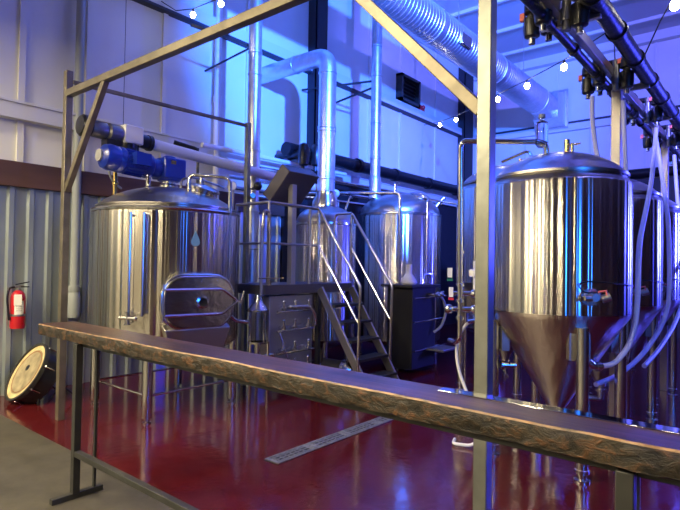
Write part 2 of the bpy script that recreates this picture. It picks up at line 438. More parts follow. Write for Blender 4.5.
for px_ in (): part('base_plate', MB().box(px_ - .07, px_ + .07, 2.18, 2.32, 0, .01), M['dark_steel'], t)

# bar slab
BH = 1.056; TH = .078; XL = -3.985; XR = .75
mb = MB(); N = 260; rows = []
for i in range(N + 1):
    u = i / N; x = XL + (XR - XL) * u
    fy = 1.556 + .008 * noise.noise((x * 1.7, 0, 0)) + .006 * noise.noise((x * 9, 3, 0))
    by = 1.80 + .010 * noise.noise((x * 1.5, 9, 0)) - .035 * u
    j = lambda s, a: a * noise.noise((x * 14, s * 3.1, 2)) + a * .7 * noise.noise((x * 40, s * 2.1, 5))
    sag = .004 * noise.noise((x * 2.3, 7, 7))
    ring = [(x, fy + .004, BH + sag), (x, fy - .001 + j(1, .002), BH - .006 + sag), (x, fy - .003 + j(2, .006), BH - .03), (x, fy + j(3, .007), BH - .05 + j(7, .004)),
            (x, fy + .004 + j(4, .006), BH - TH + .004 + j(9, .006)), (x, fy + .02, BH - TH + j(5, .006)), (x, by - .01, BH - TH), (x, by, BH - TH + .01), (x, by + j(6, .003), BH - .008), (x, by - .006, BH),
            (x, (fy + by) / 2, BH + .001)]
    rows.append(ring)
K = len(rows[0])
vs = [p for r_ in rows for p in r_]
o_ = len(mb.v)
mb.v += vs
for i in range(N):
    for k in range(K):
        k2 = (k + 1) % K
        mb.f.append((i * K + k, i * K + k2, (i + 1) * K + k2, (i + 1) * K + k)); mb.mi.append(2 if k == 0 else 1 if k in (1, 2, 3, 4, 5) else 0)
mb.f.append(tuple(range(K))); mb.mi.append(1); mb.f.append(tuple(reversed(range(N * K, N * K + K)))); mb.mi.append(1)
single('bar_counter', mb, [M['bar_top'], M['bar_edge'], M['bar_highlight']], 'long rough-edged dark wooden bar top crossing the foreground', 'bar counter', origin=(-3.5, 1.6, .975))

single('metal_strip', MB().box(-.94, .74, 1.705, 1.76, BH + .0015, BH + .004), M['dark_chrome'], 'polished metal strip along the back of the bar top right of the near post', 'strip', bevel=.002)
t = thing('bar_stand', 'dark steel legs and foot rail carrying the wooden bar top', 'stand', (-3.44, 1.59, 0))
def bar_leg(x):
    mb = MB().box(x - .022, x + .022, 1.585 - .022, 1.585 + .022, .03, .97)
    part('leg', mb, M['dark_steel'], t, bevel=.003)
    part('brace_bar', MB().box(x - .01, x + .012, 1.70, 1.715, .03, .97), M['dark_steel'], t)
    part('foot', MB().box(x - .02, x + .02, 1.44, 1.76, .0, .035), M['dark_steel'], t, bevel=.003)
bar_leg(-3.44); bar_leg(-.31)
part('foot_rail', MB().box(-3.42, .7, 1.565, 1.605, .265, .30), M['dark_steel'], t, bevel=.003)
part('top_rail', MB().box(-3.5, .7, 1.6, 1.64, .952, .974), M['dark_steel'], t, bevel=.003)
part('end_cap', MB().box(-3.445, -3.435, 1.435, 1.44, .008, .028), M['ss_dull'], t) if 0 else None

# ------------------------------------------------------------------ trench drain
t = thing('trench_drain', 'long metal trench drain grate set in the red floor', 'drain', (-2.96, 4.2, 0))
part('channel', MB().box(-3.035, -2.885, 2.82, 5.6, -.02, .003), M['pit'], t)
k = 0; yy = 2.83
while yy < 5.55 :
    mb = MB(); L = .44
    mb.box(-3.035, -3.015, yy, yy + L, 0, .009).box(-2.905, -2.885, yy, yy + L, 0, .009).box(-3.02, -2.9, yy, yy + .035, 0, .009).box(-3.02, -2.9, yy + L - .035, yy + L, 0, .009)
    for j in range(1, 4): mb.box(-3.035 + j * .0375 - .006, -3.035 + j * .0375 + .006, yy, yy + L, 0, .008)
    for j in range(1, 7): mb.box(-3.02, -2.9, yy + j * .055, yy + j * .055 + .008, 0, .0075)
    part('grate_section', mb, M['grate'], t)
    yy += L + .012

# ------------------------------------------------------------------ left mash tun
def adj_foot(mb, x, y, r=.03):
    mb.lathe([(r * 1.25, 0), (r * 1.25, .012), (r * .6, .02), (r * .6, .05), (r, .055)], 16, (x, y, 0))
A = (-5.03, 3.23); RA = .755
t = thing('mash_tun', 'leftmost stainless tank with oval door and blue water drop sticker', 'brewing tank', (A[0], A[1], 0))
shell = part('shell', MB().lathe([(.3, .58), (RA - .1, .63), (RA - .02, .68), (RA, .72), (RA, 1.98), (RA - .015, 1.995)], 96, (*A, 0)), M['ss'], t)
part('rim', MB().lathe([(RA - .02, 1.99), (RA - .004, 1.993), (RA + .004, 2.008), (RA - .004, 2.022), (RA - .03, 2.03), (RA - .05, 2.03)], 96, (*A, 0), cap=False), M['ss_pipe'], t)
prof = [(RA - .055, 2.02), (RA - .055, 2.045), (RA - .04, 2.05), (RA - .04, 2.065), (RA - .07, 2.075)]
for k in range(1, 15):
    r_ = 1 - k / 14; prof.append((max(.0001, (RA - .07) * r_), 2.075 + .215 * (1 - r_ * r_) ** .8))
dome = part('dome', MB().lathe(prof, 96, (*A, 0), cap=False), M['ss_dome'], t)
for dx, dy in ((1, -1), (-1, -1), (1, 1), (-1, 1)):
    mb = MB().cyl((A[0] + dx * .5, A[1] + dy * .5, .05), (A[0] + dx * .5, A[1] + dy * .5, .75), .047, 20)
    adj_foot(mb, A[0] + dx * .5, A[1] + dy * .5, .034)
    part('leg', mb, M['ss_pipe'], t)
mb = MB()
for s in (-1, 1):
    mb.cyl((A[0] - .5, A[1] + s * .5, .25), (A[0] + .5, A[1] + s * .5, .25), .012, 10)
    mb.cyl((A[0] + s * .5, A[1] - .5, .25), (A[0] + s * .5, A[1] + .5, .25), .012, 10)
part('cross_rails', mb, M['ss_pipe'], t)
# oval door
dg = -11
fr = frame_at(A, dg, RA - .05, 1.125)
dr = part('door', MB().prism(rrect(.68, .46, .19, 8), .06, .12, fr), M['ss_plate'], t, 'oval stainless manway door')
mbf = MB(); pts = [fr @ Vector((x, y, .085)) for x, y in rrect(.72, .5, .21, 8)]; pts.append(pts[0]); mbf.tube(pts, .018, 10)
part('door_frame', mbf, M['ss_pipe'], dr)
mbc = MB()
pts = [fr @ Vector((x, y, .12)) for x, y in ((-.34, .12), (-.25, .12), (.23, .12), (.40, 0), (.23, -.12), (-.25, -.12), (-.34, -.12))]
mbc.tube(pts, .014, 8, .03)
part('clamp_yoke', mbc, M['ss_pipe'], dr)
part('door_bolt', MB().cyl(fr @ Vector((.40, 0, .07)), fr @ Vector((.40, 0, .19)), .014, 10).cyl(fr @ Vector((.40, -.02, .18)), fr @ Vector((.43, .1, .19)), .009, 8), M['ss_pipe'], dr)
part('door_hinge', MB().cyl(fr @ Vector((-.345, -.17, .09)), fr @ Vector((-.345, .17, .09)), .016, 10), M['ss_pipe'], dr)
part('sight_port', MB().lathe([(.062, 0), (.062, .02), (.042, .025), (.042, .0)], 28, fr @ Vector((.02, 0, .12)), fr.to_3x3() @ Vector((0, 0, 1)), cap=False), M['ss_pipe'], dr)
part('port_glass', MB().lathe([(.042, 0), (.042, .008)], 24, fr @ Vector((.02, 0, .12)), fr.to_3x3() @ Vector((0, 0, 1))), M['black'], dr)
# discharge chute below
mbs = MB(); pts0 = [(-.33, -.27), (.33, -.27), (.27, -.42), (-.27, -.42)]
vs = [fr @ Vector(p) for p in ((-.33, -.2, .0), (.33, -.2, .0), (.33, -.25, .11), (-.33, -.25, .11), (-.27, -.47, .0), (.27, -.47, .0), (.27, -.46, .09), (-.27, -.46, .09))]
mbs.add(vs, [(0, 1, 2, 3), (4, 7, 6, 5), (0, 4, 5, 1), (1, 5, 6, 2), (2, 6, 7, 3), (3, 7, 4, 0)])
part('chute', mbs, M['ss_dull'], t, 'stainless discharge chute below the door', bevel=.01)
# water drop sticker
poly = []
for k in range(25):
    a = 2 * PI * k / 24; s = math.sin(a / 2)
    poly.append((.07 * math.sin(a) * s * s * .95 * 1.0, .075 * math.cos(a)))
part('drop_sticker', MB().prism(poly[:-1], 0, .002, frame_at(A, -13, RA + .001, 1.73)), M['drop'], t, 'pale blue water drop sticker')
# sight tube rods
mb = MB()
for a_, x0 in ((-57, 0), (-48, 0)):
    d = dirv(a_) * (RA + .04); mb.cyl((A[0] + d.x, A[1] + d.y, 1.0), (A[0] + d.x, A[1] + d.y, 1.95), .012, 10)
    for z in (1.02, 1.93): mb.cyl((A[0] + dirv(a_).x * (RA - .01), A[1] + dirv(a_).y * (RA - .01), z), (A[0] + d.x, A[1] + d.y, z), .012, 8)
part('sight_tube', mb, M['ss_pipe'], t)
d = dirv(-57) * (RA + .05); p = Vector((A[0] + d.x, A[1] + d.y, .98))
part('drain_valve', MB().lathe([(.03, -.06), (.03, -.05), (.018, -.05), (.018, .05), (.03, .05), (.03, .06)], 16, p, (0, 0, 1)).cyl(p - dirv(24) * .07, p + dirv(24) * .07, .016, 10).sphere(p + dirv(24) * .08, .022, 10).sphere(p - dirv(24) * .08, .022, 10).cyl(p - dirv(-66) * .06, p, .016, 10), M['ss_pipe'], t)
# ferrules, manway, arms on the dome
def ferrule(x, y, z, h, r=.028, m='ss_pipe', nm='ferrule', par=None):
    mb = MB().lathe([(r, 0), (r, .02), (r * .72, .03), (r * .72, h * .5), (r * 1.1, h * .52), (r * 1.1, h * .6), (r * .65, h * .65), (r * .65, h)], 16, (x, y, z))
    return part(nm, mb, M[m], par)
ferrule(-5.25, 2.75, 2.15, .26, .03, 'brass', 'relief_valve', t)
ferrule(-4.98, 2.96, 2.24, .24, .034, 'ss_pipe', 'relief_valve', t)
mb = MB().lathe([(.16, 0), (.16, .06), (.18, .065), (.18, .085), (.15, .11), (.05, .13)], 32, (-4.72, 3.42, 2.2), (.25, .12, 1)); 
mw = part('manway_lid', mb, M['ss_plate'], t, 'round stainless lid on top of the tank')
part('lid_arm', MB().tube([(-4.8, 3.22, 2.24), (-4.8, 3.24, 2.37), (-4.74, 3.36, 2.39), (-4.58, 3.62, 2.3)], .012, 8, .03).cyl((-4.72, 3.42, 2.3), (-4.72, 3.42, 2.42), .03, 12), M['ss_pipe'], mw)
part('spray_pipe', MB().tube([(-4.62, 3.2, 2.2), (-4.62, 3.2, 2.39), (-4.34, 3.5, 2.37), (-4.34, 3.5, 1.0), (-4.34, 3.6, .9), (-4.33, 3.76, .88)], .02, 12, .07), M['ss_pipe'], t)
# mixer drive
t = thing('gear_motor', 'blue enamelled gear motor lying on top of the leftmost tank', 'motor', (A[0], A[1], 2.3))
mb = MB().lathe([(.1, 2.29), (.1, 2.31), (.07, 2.33), (.07, 2.42)], 24, (*A, 0)); part('mounting_flange', mb, M['ss_pipe'], t)
gx, gy, gz = A[0], A[1], 2.475
mb = MB().box(gx - .13, gx + .13, gy - .13, gy + .13, gz - .1, gz + .12).lathe([(.12, -.12), (.12, -.07), (.09, -.05)], 24, (gx, gy, gz)).cyl((gx, gy, gz + .1), (gx, gy, gz + .15), .07, 20)
part('gearbox', mb, M['blue_paint'], t, bevel=.02)
ya = gy - .12
mb = MB().lathe([(.09, 0), (.1, .02), (.1, .1), (.125, .12), (.125, .16), (.115, .18), (.115, .40), (.13, .42), (.13, .46), (.12, .48)], 32, (gx, ya, gz), (0, -1, .06))
for k in range(20):
    a = 2 * PI * k / 20; mb.bar((gx + .12 * math.cos(a), ya - .2, gz + .012 + .12 * math.sin(a)), (gx + .12 * math.cos(a), ya - .39, gz + .023 + .12 * math.sin(a)), .006, .022, (math.cos(a), 0, math.sin(a)))
mb.box(gx + .08, gx + .19, ya - .36, ya - .2, gz - .02, gz + .1)
part('motor_housing', mb, M['blue_paint'], t)
part('fan_cowl', MB().lathe([(.125, 0), (.13, .08), (.115, .13), (.07, .16), (.03, .165)], 32, (gx, ya - .47, gz + .03), (0, -1, .06)), M['blue_paint'], t)
part('cowl_plate', MB().lathe([(.06, 0), (.06, .02), (.045, .022)], 24, (gx, ya - .63, gz + .04), (0, -1, .06)), M['grey_paint'], t)
part('name_plate', MB().box(gx + .1305, gx + .133, gy - .06, gy + .0, gz + .05, gz + .09), M['brass'], t)

# grain auger
t = thing('grain_auger', 'white grain auger tube with dark motor hung above the left tank', 'auger', (-5.3, 2.5, 2.7))
part('tube', MB().cyl((-5.3, 3.1, 2.79), (-5.3, 6.35, 2.60), .062, 24), M['pvc'], t, 'long white plastic tube')
part('coupling', MB().cyl((-5.3, 3.03, 2.80), (-5.3, 3.15, 2.79), .075, 20).cyl((-5.3, 3.13, 2.79), (-5.3, 3.17, 2.79), .085, 20), M['black'], t)
part('gear_head', MB().box(-5.4, -5.2, 2.82, 3.03, 2.73, 2.92), M['white'], t, 'pale grey square junction box', bevel=.012)
part('motor_body', MB().lathe([(.085, 0), (.095, .03), (.095, .15), (.075, .17), (.085, .19), (.085, .32), (.06, .36)], 28, (-5.3, 2.84, 2.81), (0, -1, .05)), M['grey_metal'], t)
part('motor_cowl', MB().lathe([(.1, 0), (.11, .02), (.11, .08), (.09, .1), (.03, .105)], 28, (-5.3, 2.5, 2.83), (0, -1, .05)), M['black'], t)
part('drop_boot', MB().lathe([(.1, 0), (.1, -.05), (.07, -.13), (.05, -.16)], 20, (-5.3, 2.9, 2.73)).box(-5.36, -5.24, 2.65, 3.0, 2.66, 2.74), M['black'], t)
part('hanging_wire', MB().cyl((-5.3, 2.85, 2.9), (-5.3, 2.85, 6.7), .003, 6), M['black_matt'], t)
part('cable', MB().tube([(-5.28, 2.72, 2.74), (-5.27, 2.68, 2.5), (-5.3, 2.72, 2.36), (-5.4, 2.85, 2.3), (-5.5, 2.95, 2.29)], .012, 8, .1), M['grey_pvc'], t)

# conduits and pipes on the left wall
single('conduit_pipe', MB().cyl((-6.51, 2.93, .86), (-6.51, 2.93, 6.9), .05, 20).lathe([(.065, .82), (.075, .86), (.075, 1.06), (.06, 1.12), (.065, 1.13), (.065, 1.2), (.052, 1.2)], 20, (-6.51, 2.93, 0)), M['grey_pvc'], 'grey drain pipe down the corrugated wall behind the far post', 'pipe')
single('conduit_pipe', MB().cyl((-6.5, 4.97, 2.3), (-6.5, 4.97, 6.9), .05, 20).lathe([(.06, 3.9), (.06, 4.0)], 20, (-6.5, 4.97, 0)), M['pvc'], 'slim white vertical pipe on the wall left of the flue', 'pipe')
mb = MB().cyl((-6.28, 6.2, 3.40), (-6.28, 13.9, 3.44), .115, 24)
for yy in (6.9, 8.1, 9.4, 10.8, 12.2): mb.cyl((-6.28, yy, 3.42), (-6.28, yy + .1, 3.42), .135, 24)
single('insulated_pipe', mb, M['black_foam'], 'black insulated pipe running along the left wall', 'pipe')
single('insulated_pipe', MB().cyl((-6.1, 13.885, 3.72), (8.8, 13.885, 3.72), .11, 20), M['black_foam'], 'black insulated pipe along the far wall', 'pipe')
mb = MB().cyl((-6.35, 4.6, 3.18), (-6.3, 7.8, 3.2), .035, 12).cyl((-6.3, 4.7, 3.02), (-6.3, 7.8, 3.02), .02, 12)
single('service_pipes', mb, M['pvc'], 'pair of thin pale pipes along the wall behind the tilted panel', 'pipe')
for yy, zz in ((6.32, 3.32), (6.62, 3.36)):
    single('insulated_valve', MB().lathe([(.05, -.22), (.08, -.2), (.095, -.1), (.095, .06), (.07, .13), (.02, .16)], 20, (-5.98, yy, zz)).cyl((-6.0, yy, zz - .3), (-6.0, yy, zz - .2), .03).cyl((-6.62, yy, zz), (-5.98, yy, zz), .05), M['black'],
           'black insulated valve left of the elbow pipe, %s of the two' % ('left' if yy < 6.5 else 'right'), 'valve', 'black valves by the wall')
single('pipe_stub', MB().tube([(-5.6, 4.0, 2.0), (-5.6, 4.0, 2.92), (-5.7, 3.8, 2.96)], .018, 8, .06).cyl((-5.62, 4.02, 2.9), (-5.75, 3.75, 2.97), .035, 10), M['black'], 'black upright pipe with crooked top behind the left tank', 'pipe')

# flues
def rings(mb, c, r, zs, h=.02, e=.008):
    for z in zs: mb.lathe([(r, z - h), (r + e, z - h * .6), (r + e, z + h * .6), (r, z + h)], 32, c, cap=False)
mb = MB().cyl((-5.48, 4.8, 1.25), (-5.48, 4.8, 6.93), .088, 32); rings(mb, (-5.48, 4.8, 0), .088, (1.7, 2.2, 2.72, 3.02, 4.05, 4.35))
single('flue_pipe', mb, M['galv'], 'tall straight vent pipe behind the rear frame post', 'vent pipe')
single('pipe_bracket', MB().bar((-5.58, 4.78, 4.46), (-5.66, 3.9, 4.46), .03, .03).bar((-5.58, 4.82, 4.46), (-6.62, 4.82, 4.36), .02, .02), M['dark_steel'], 'dark steel arm bracing the tall vent pipe', 'bracket')
B = (-5.1, 5.87)
mb = MB().tube([(B[0], B[1], 2.4), (B[0], B[1], 3.2), (B[0], B[1], 4.56), (-5.55, 5.87, 4.57), (-6.6, 5.87, 4.57)], .128, 32, .2, 6)
rings(mb, (B[0], B[1], 0), .128, (2.75, 3.45, 3.5, 4.3))
for q_ in ((-5.32, 4.53), (-5.2, 4.44)): pass
mb.lathe([(.128, -.02), (.138, -.01), (.138, .01), (.128, .02)], 32, (-5.75, 5.87, 4.57), (1, 0, 0), cap=False)
single('elbow_flue', mb, M['galv'], 'wide shiny vent pipe bending at its top towards the wall', 'vent pipe')
mb = MB().cyl((-5.25, 7.3, 3.0), (-5.25, 7.3, 6.93), .085, 32); rings(mb, (-5.25, 7.3, 0), .085, (3.3, 3.9, 4.7, 5.2))
mb.lathe([(.085, 3.0), (.1, 2.95), (.1, 2.62)], 24, (-5.25, 7.3, 0))
single('flue_pipe', mb, M['galv'], 'vertical vent pipe rising in front of the wall right of the elbow', 'vent pipe')
single('pipe_bracket', MB().bar((-5.3, 7.28, 4.62), (-6.6, 6.9, 4.62), .025, .03).bar((-5.3, 7.36, 4.55), (-6.6, 7.6, 4.5), .025, .03), M['dark_steel'], 'thin steel stays from the wall to the far vent pipe', 'bracket')

# big spiral duct with its end box
t = thing('spiral_duct', 'large galvanised spiral air duct under the ceiling', 'air duct', (-4.35, 8, 5.1))
DX, DZ, DR = -4.35, 5.40, .30
mb = MB(); L0, L1 = 4.4, 13.1; pf = []; nz = int((L1 - L0) / .09)
for i in range(nz):
    z = i * .09; pf += [(DR, z), (DR, z + .078), (DR + .004, z + .081), (DR + .004, z + .088)]
pf.append((DR, nz * .09))
mb.lathe(pf, 64, (DX, L0, DZ), (0, 1, 0))
part('duct_barrel', mb, M['galv'], t)
for yy in (7.5, 10.0, 12.4): part('duct_collar', MB().lathe([(DR, -.05), (DR + .012, -.05), (DR + .012, .05), (DR, .05)], 64, (DX, yy, DZ), (0, 1, 0), cap=False), M['galv'], t)
part('branch_tap', MB().obox((DX + .285, 8.2, DZ - .1), (.06, 0, 0), (0, .34, 0), (0, 0, .2)), M['ss_plate'], t, 'small square patch plate on the duct', bevel=.01)
for yy in (6.0, 8.5, 11.6): part('hanger_strap', MB().bar((DX, yy, DZ + .29), (DX, yy, CZ - .01), .03, .004), M['galv'], t)
mb = MB()
vs = [(DX - .29, 13.05, DZ - .29), (DX + .29, 13.05, DZ - .29), (DX + .29, 13.05, DZ + .29), (DX - .29, 13.05, DZ + .29), (DX - .5, 13.85, DZ - .34), (DX + .24, 13.85, DZ - .34), (DX + .24, 13.85, DZ + .55), (DX - .5, 13.85, DZ + .45)]
mb.add(vs, [(3, 2, 1, 0), (4, 5, 6, 7), (0, 1, 5, 4), (1, 2, 6, 5), (2, 3, 7, 6), (3, 0, 4, 7)])
mb.box(DX - .55, DX + .29, 13.85, 13.87, DZ - .38, DZ + .6)
part('transition_box', mb, M['galv'], t)

# wall vent
t = thing('wall_louvre', 'dark framed exhaust fan box on the left wall below the duct', 'vent', (WX + .1, 10.3, 5.2))
mb = MB().box(WX, WX + .16, 9.95, 10.75, 5.2, 5.26).box(WX, WX + .16, 9.95, 10.75, 5.74, 5.8).box(WX, WX + .16, 9.95, 10.02, 5.2, 5.8).box(WX, WX + .16, 10.68, 10.75, 5.2, 5.8)
part('frame', mb, M['dark_steel'], t)
mb = MB()
for k in range(6): mb.bar((WX + .06, 10.35 - .33, 5.3 + k * .085), (WX + .06, 10.35 + .33, 5.3 + k * .085), .08, .006, (1, 0, .8))
part('louvre_slats', mb, M['dark_steel'], t)
part('back_panel', MB().box(WX, WX + .02, 10.0, 10.7, 5.22, 5.78), M['black_matt'], t)
single('alarm_light', MB().box(WX, WX + .1, 10.85, 11.05, 5.15, 5.3).sphere((WX + .12, 10.95, 5.26), .05), M['red_plastic'], 'small red alarm light beside the fan box', 'alarm')

# ------------------------------------------------------------------ kettle B and tank C
def simple_tank(nm, label, c, R, zb, zr, zt, nleg=4, m='ss'):
    t = thing(nm, label, 'brewing tank', (c[0], c[1], 0))
    part('shell', MB().lathe([(R * .3, zb - .1), (R - .06, zb), (R, zb + .05), (R, zr - .02), (R - .01, zr)], 80, (*c, 0)), M[m], t)
    part('rim', MB().lathe([(R - .01, zr - .01), (R + .006, zr), (R + .006, zr + .03), (R - .03, zr + .045)], 80, (*c, 0), cap=False), M['ss_pipe'], t)
    pf = [(R - .03, zr + .02), (R - .03, zr + .05)]
    for k in range(1, 11):
        a = k / 10 * PI / 2; pf.append((max(.0001, (R - .03) * math.cos(a)), zr + .05 + (zt - zr - .05) * math.sin(a)))
    part('dome', MB().lathe(pf, 80, (*c, 0), cap=False), M['ss_dome'], t)
    for k in range(nleg):
        d = dirv(45 + 90 * k) * (R - .06); mb = MB().cyl((c[0] + d.x, c[1] + d.y, .05), (c[0] + d.x, c[1] + d.y, zb + .1), .035, 16); adj_foot(mb, c[0] + d.x, c[1] + d.y)
        part('leg', mb, M['ss_pipe'], t)
    return t
t = simple_tank('brew_kettle', 'stainless kettle behind the stairs with the elbow vent on top', B, .45, .4, 2.06, 2.36)
part('stack_collar', MB().lathe([(.2, 2.28), (.2, 2.4), (.15, 2.5), (.15, 2.56)], 32, (B[0], B[1], 0)), M['ss_pipe'], t)
part('lid_arm', MB().tube([(B[0] + .25, B[1] + .15, 2.3), (B[0] + .3, B[1] + .2, 2.5), (B[0] + .15, B[1] + .42, 2.5)], .014, 8, .05), M['ss_pipe'], t)
C_ = (-4.98, 7.66)
t = simple_tank('lauter_tank', 'broad domed stainless tank beyond the stairs in blue light', C_, .70, .25, 2.32, 2.72)
part('manway_lid', MB().lathe([(.16, 0), (.16, .06), (.2, .07), (.2, .09), (.1, .13), (.02, .14)], 32, (C_[0] + .35, C_[1] + .05, 2.58), (.4, 0, 1)), M['ss_plate'], t)
mb = MB().cyl((C_[0] + .52, C_[1] + .3, 2.5), (C_[0] + .62, C_[1] + .4, 2.66), .04, 12).tube([(C_[0] + .1, C_[1] - .3, 2.6), (C_[0] + .1, C_[1] - .3, 2.85)], .02, 8)
part('relief_valve', mb, M['ss_pipe'], t)
simple_tank('storage_tank', 'dark stainless tank half hidden left of the near post', (-3.85, 8.55), .42, .45, 2.62, 2.85)

# piping over tank C
single('bent_pipe', MB().tube([(-4.42, 6.8, 0), (-4.42, 6.8, 2.6), (-5.2, 6.5, 2.62), (-6.0, 6.4, 2.66)], .025, 10, .08), M['ss_pipe'], 'upright bent steel pipe just left of the broad domed tank front', 'pipe')
single('bent_pipe', MB().tube([(-4.12, 7.1, 1.0), (-4.12, 7.1, 2.52), (-4.12, 8.1, 2.54), (-4.12, 8.1, 1.2)], .02, 10, .06), M['ss_pipe'], 'thin arched steel pipe in front of the broad domed tank', 'pipe')
single('bent_pipe', MB().tube([(-3.62, 7.4, .0), (-3.62, 7.4, 2.45), (-3.62, 7.7, 2.5), (-3.65, 7.75, 1.0)], .022, 10, .08), M['ss_pipe'], 'narrow hooked steel pipe left of the valve riser', 'pipe')
for z_, l_ in ((2.62, 'lowest'), (2.77, 'middle'), (2.98, 'top')):
    single('wall_pipe', MB().cyl((-6.25, 5.0, z_), (-6.25, 10, z_ + .08), .03, 10), M['ss_pipe'], l_ + ' of three level steel pipes on the wall behind the kettle', 'pipe')

# ------------------------------------------------------------------ platform
XE = -4.40
t = thing('platform', 'brewing platform with steel guard rail between the left tanks', 'platform', (-4.8, 4.8, 0))
part('deck', MB().box(-5.02, XE, 4.06, 5.36, 1.15, 1.26).box(-4.7, XE, 5.36, 5.62, 1.15, 1.26), M['screen_panel'], t, bevel=.005)
for x, y in ((-4.98, 4.1), (-4.44, 5.0), (-4.44, 5.6)): part('leg', MB().box(x - .025, x + .025, y - .025, y + .025, 0, 1.15), M['dark_steel'], t)
rt = 2.19
part('top_rail', MB().tube([(-4.98, 4.12, rt), (-4.42, 4.12, rt), (-4.42, 4.97, rt)], .02, 10, .04), M['ss_dull'], t)
part('mid_rail', MB().tube([(-4.98, 4.12, 1.73), (-4.42, 4.12, 1.73), (-4.42, 4.97, 1.73)], .014, 10, .03), M['ss_dull'], t)
for x, y in ((-4.98, 4.12), (-4.42, 4.12), (-4.42, 4.80)): part('rail_post', MB().cyl((x, y, 1.26), (x, y, rt), .018, 12), M['ss_dull'], t)

t = thing('stairs', 'steep steel steps with two handrails leading up to the platform', 'stairs', (-3.9, 5.25, 0))
S0, S1 = 4.92, 5.58
for y in (S0 + .04, S1): part('stringer', MB().bar((-4.38, y, 1.2), (-3.63, y, .05), .03, .1), M['ss_dull'], t, bevel=.003)
for k in range(5):
    z = 1.0 - k * .205; x = -4.38 + (1.2 - z) * .75 / 1.15
    part('tread', MB().box(x - .1, x + .1, S0 + .06, S1 - .02, z - .02, z + .01), M['dark_steel'], t)
for y, nm in ((S0 + .02, 'near'), (S1 + .02, 'far')):
    part('handrail', MB().tube([(-4.40, y - .0, 1.3), (-4.40, y, rt), (-3.74, y, 1.25), (-3.765, y, .03)], .018, 12, .04), M['ss_pipe'], t, nm + ' handrail')
    part('rail_return', MB().tube([(-4.4, y, rt)] + ([(-4.68, y, rt), (-4.68, y, 1.27)] if nm == 'far' else [(-4.4, y - .03, rt)]), .018, 12, .05), M['ss_pipe'], t)
    part('mid_handrail', MB().cyl((-4.40, y, 1.73), (-3.76, y, .82), .012, 8), M['ss_pipe'], t)

# tilted control panel on its pole
t = thing('control_panel', 'grey control box tilted on a pole above the platform', 'control panel', (-4.62, 4.66, 1.26))
c0 = Vector((-4.55, 4.60, 2.45)); ay = Vector((0, 1, 0)); up_ = Vector((.62, .12, .78)).normalized(); nn = ay.cross(up_).normalized()
part('cabinet', MB().obox(c0, ay * .52, up_ * .44, nn * .16), M['screen_panel'], t, bevel=.008)
part('screen', MB().obox(c0 - nn * .083 if (c0 - nn).x < c0.x else c0 + nn * .083, ay * .4, up_ * .3, nn * .006), M['black'], t)
part('pole', MB().box(-4.49, -4.42, 4.49, 4.56, 1.26, 2.44), M['ss_matt'], t, 'square upright steel pole')

# hopback glass vessel and manifold
t = thing('hopback_vessel', 'clear cylinder vessel with conical steel top left of the valve panel', 'vessel', (-4.35, 3.92, 0))
part('glass_body', MB().lathe([(.10, .66), (.10, .98)], 28, (-4.35, 3.92, 0)), M['glass'], t)
part('top_cone', MB().lathe([(.115, .98), (.115, 1.0), (.05, 1.08), (.035, 1.16)], 28, (-4.35, 3.92, 0)), M['ss_pipe'], t)
part('end_plate', MB().lathe([(.115, .64), (.115, .66)], 28, (-4.35, 3.92, 0)), M['ss_pipe'], t)
part('tie_rods', MB().cyl((-4.35 - .1, 3.92, .64), (-4.35 - .1, 3.92, 1.0), .008, 8).cyl((-4.35 + .1, 3.92, .64), (-4.35 + .1, 3.92, 1.0), .008, 8).cyl((-4.35, 3.82, .64), (-4.35, 3.82, 1.0), .008, 8), M['ss_pipe'], t)
part('outlet_pipe', MB().tube([(-4.35, 3.92, .64), (-4.35, 3.92, .36), (-4.3, 4.05, .34)], .035, 14, .05).tube([(-4.3, 3.99, .5), (-4.28, 4.1, .5), (-4.28, 4.12, .25)], .02, 10, .04), M['ss_pipe'], t)
part('inlet_pipe', MB().tube([(-4.35, 3.96, 1.14), (-4.35, 3.96, 1.8), (-4.37, 4.0, 2.08), (-4.36, 4.07, 2.08), (-4.36, 4.09, 1.26)], .019, 10, .04), M['ss_dull'], t)
part('support_leg', MB().cyl((-4.35, 3.82, 0), (-4.35, 3.82, .66), .015, 8).cyl((-4.43, 3.99, 0), (-4.43, 3.99, .66), .015, 8).cyl((-4.26, 3.99, 0), (-4.26, 3.99, .66), .015, 8), M['ss_pipe'], t)
part('cross_bar', MB().bar((-4.3, 3.88, 1.34), (-4.3, 4.24, 1.34), .014, .014), M['ss_pipe'], t)

t = thing('heat_exchanger', 'bluish stainless valve panel under the platform front', 'heat exchanger', (-4.5, 4.55, 0))
part('plate', MB().box(-4.62, -4.47, 4.2, 4.93, .12, 1.13), M['ss_matt'], t, bevel=.008)
def tclamp(mb, p, ax, r=.02, L=.03):
    mb.cyl(Vector(p) - Vector(ax) * L / 2, Vector(p) + Vector(ax) * L / 2, r, 14)
for i, zz in enumerate((.98, .76, .5, .3)):
    mb = MB()
    mb.cyl((-4.4, 4.26, zz - .03), (-4.4, 4.88, zz - .03), .013, 10)
    for k, yy in enumerate((4.36, 4.55, 4.78)):
        mb.cyl((-4.47, yy, zz), (-4.38, yy, zz), .018, 12); tclamp(mb, (-4.42, yy, zz), (1, 0, 0), .032)
        mb.cyl((-4.4, yy, zz - .03), (-4.4, yy, zz + .07), .014, 10); mb.sphere((-4.4, yy, zz + .08), .02, 10)
        mb.bar((-4.38, yy - .05, zz + .02), (-4.36, yy + .06, zz + .035), .014, .006)
    part('valve_row', mb, M['ss_pipe'], t)
part('bend_pipe', MB().tube([(-4.38, 4.4, 1.0), (-4.36, 4.75, .99), (-4.36, 4.86, .9), (-4.37, 4.88, .76)], .022, 12, .08), M['ss_pipe'], t)
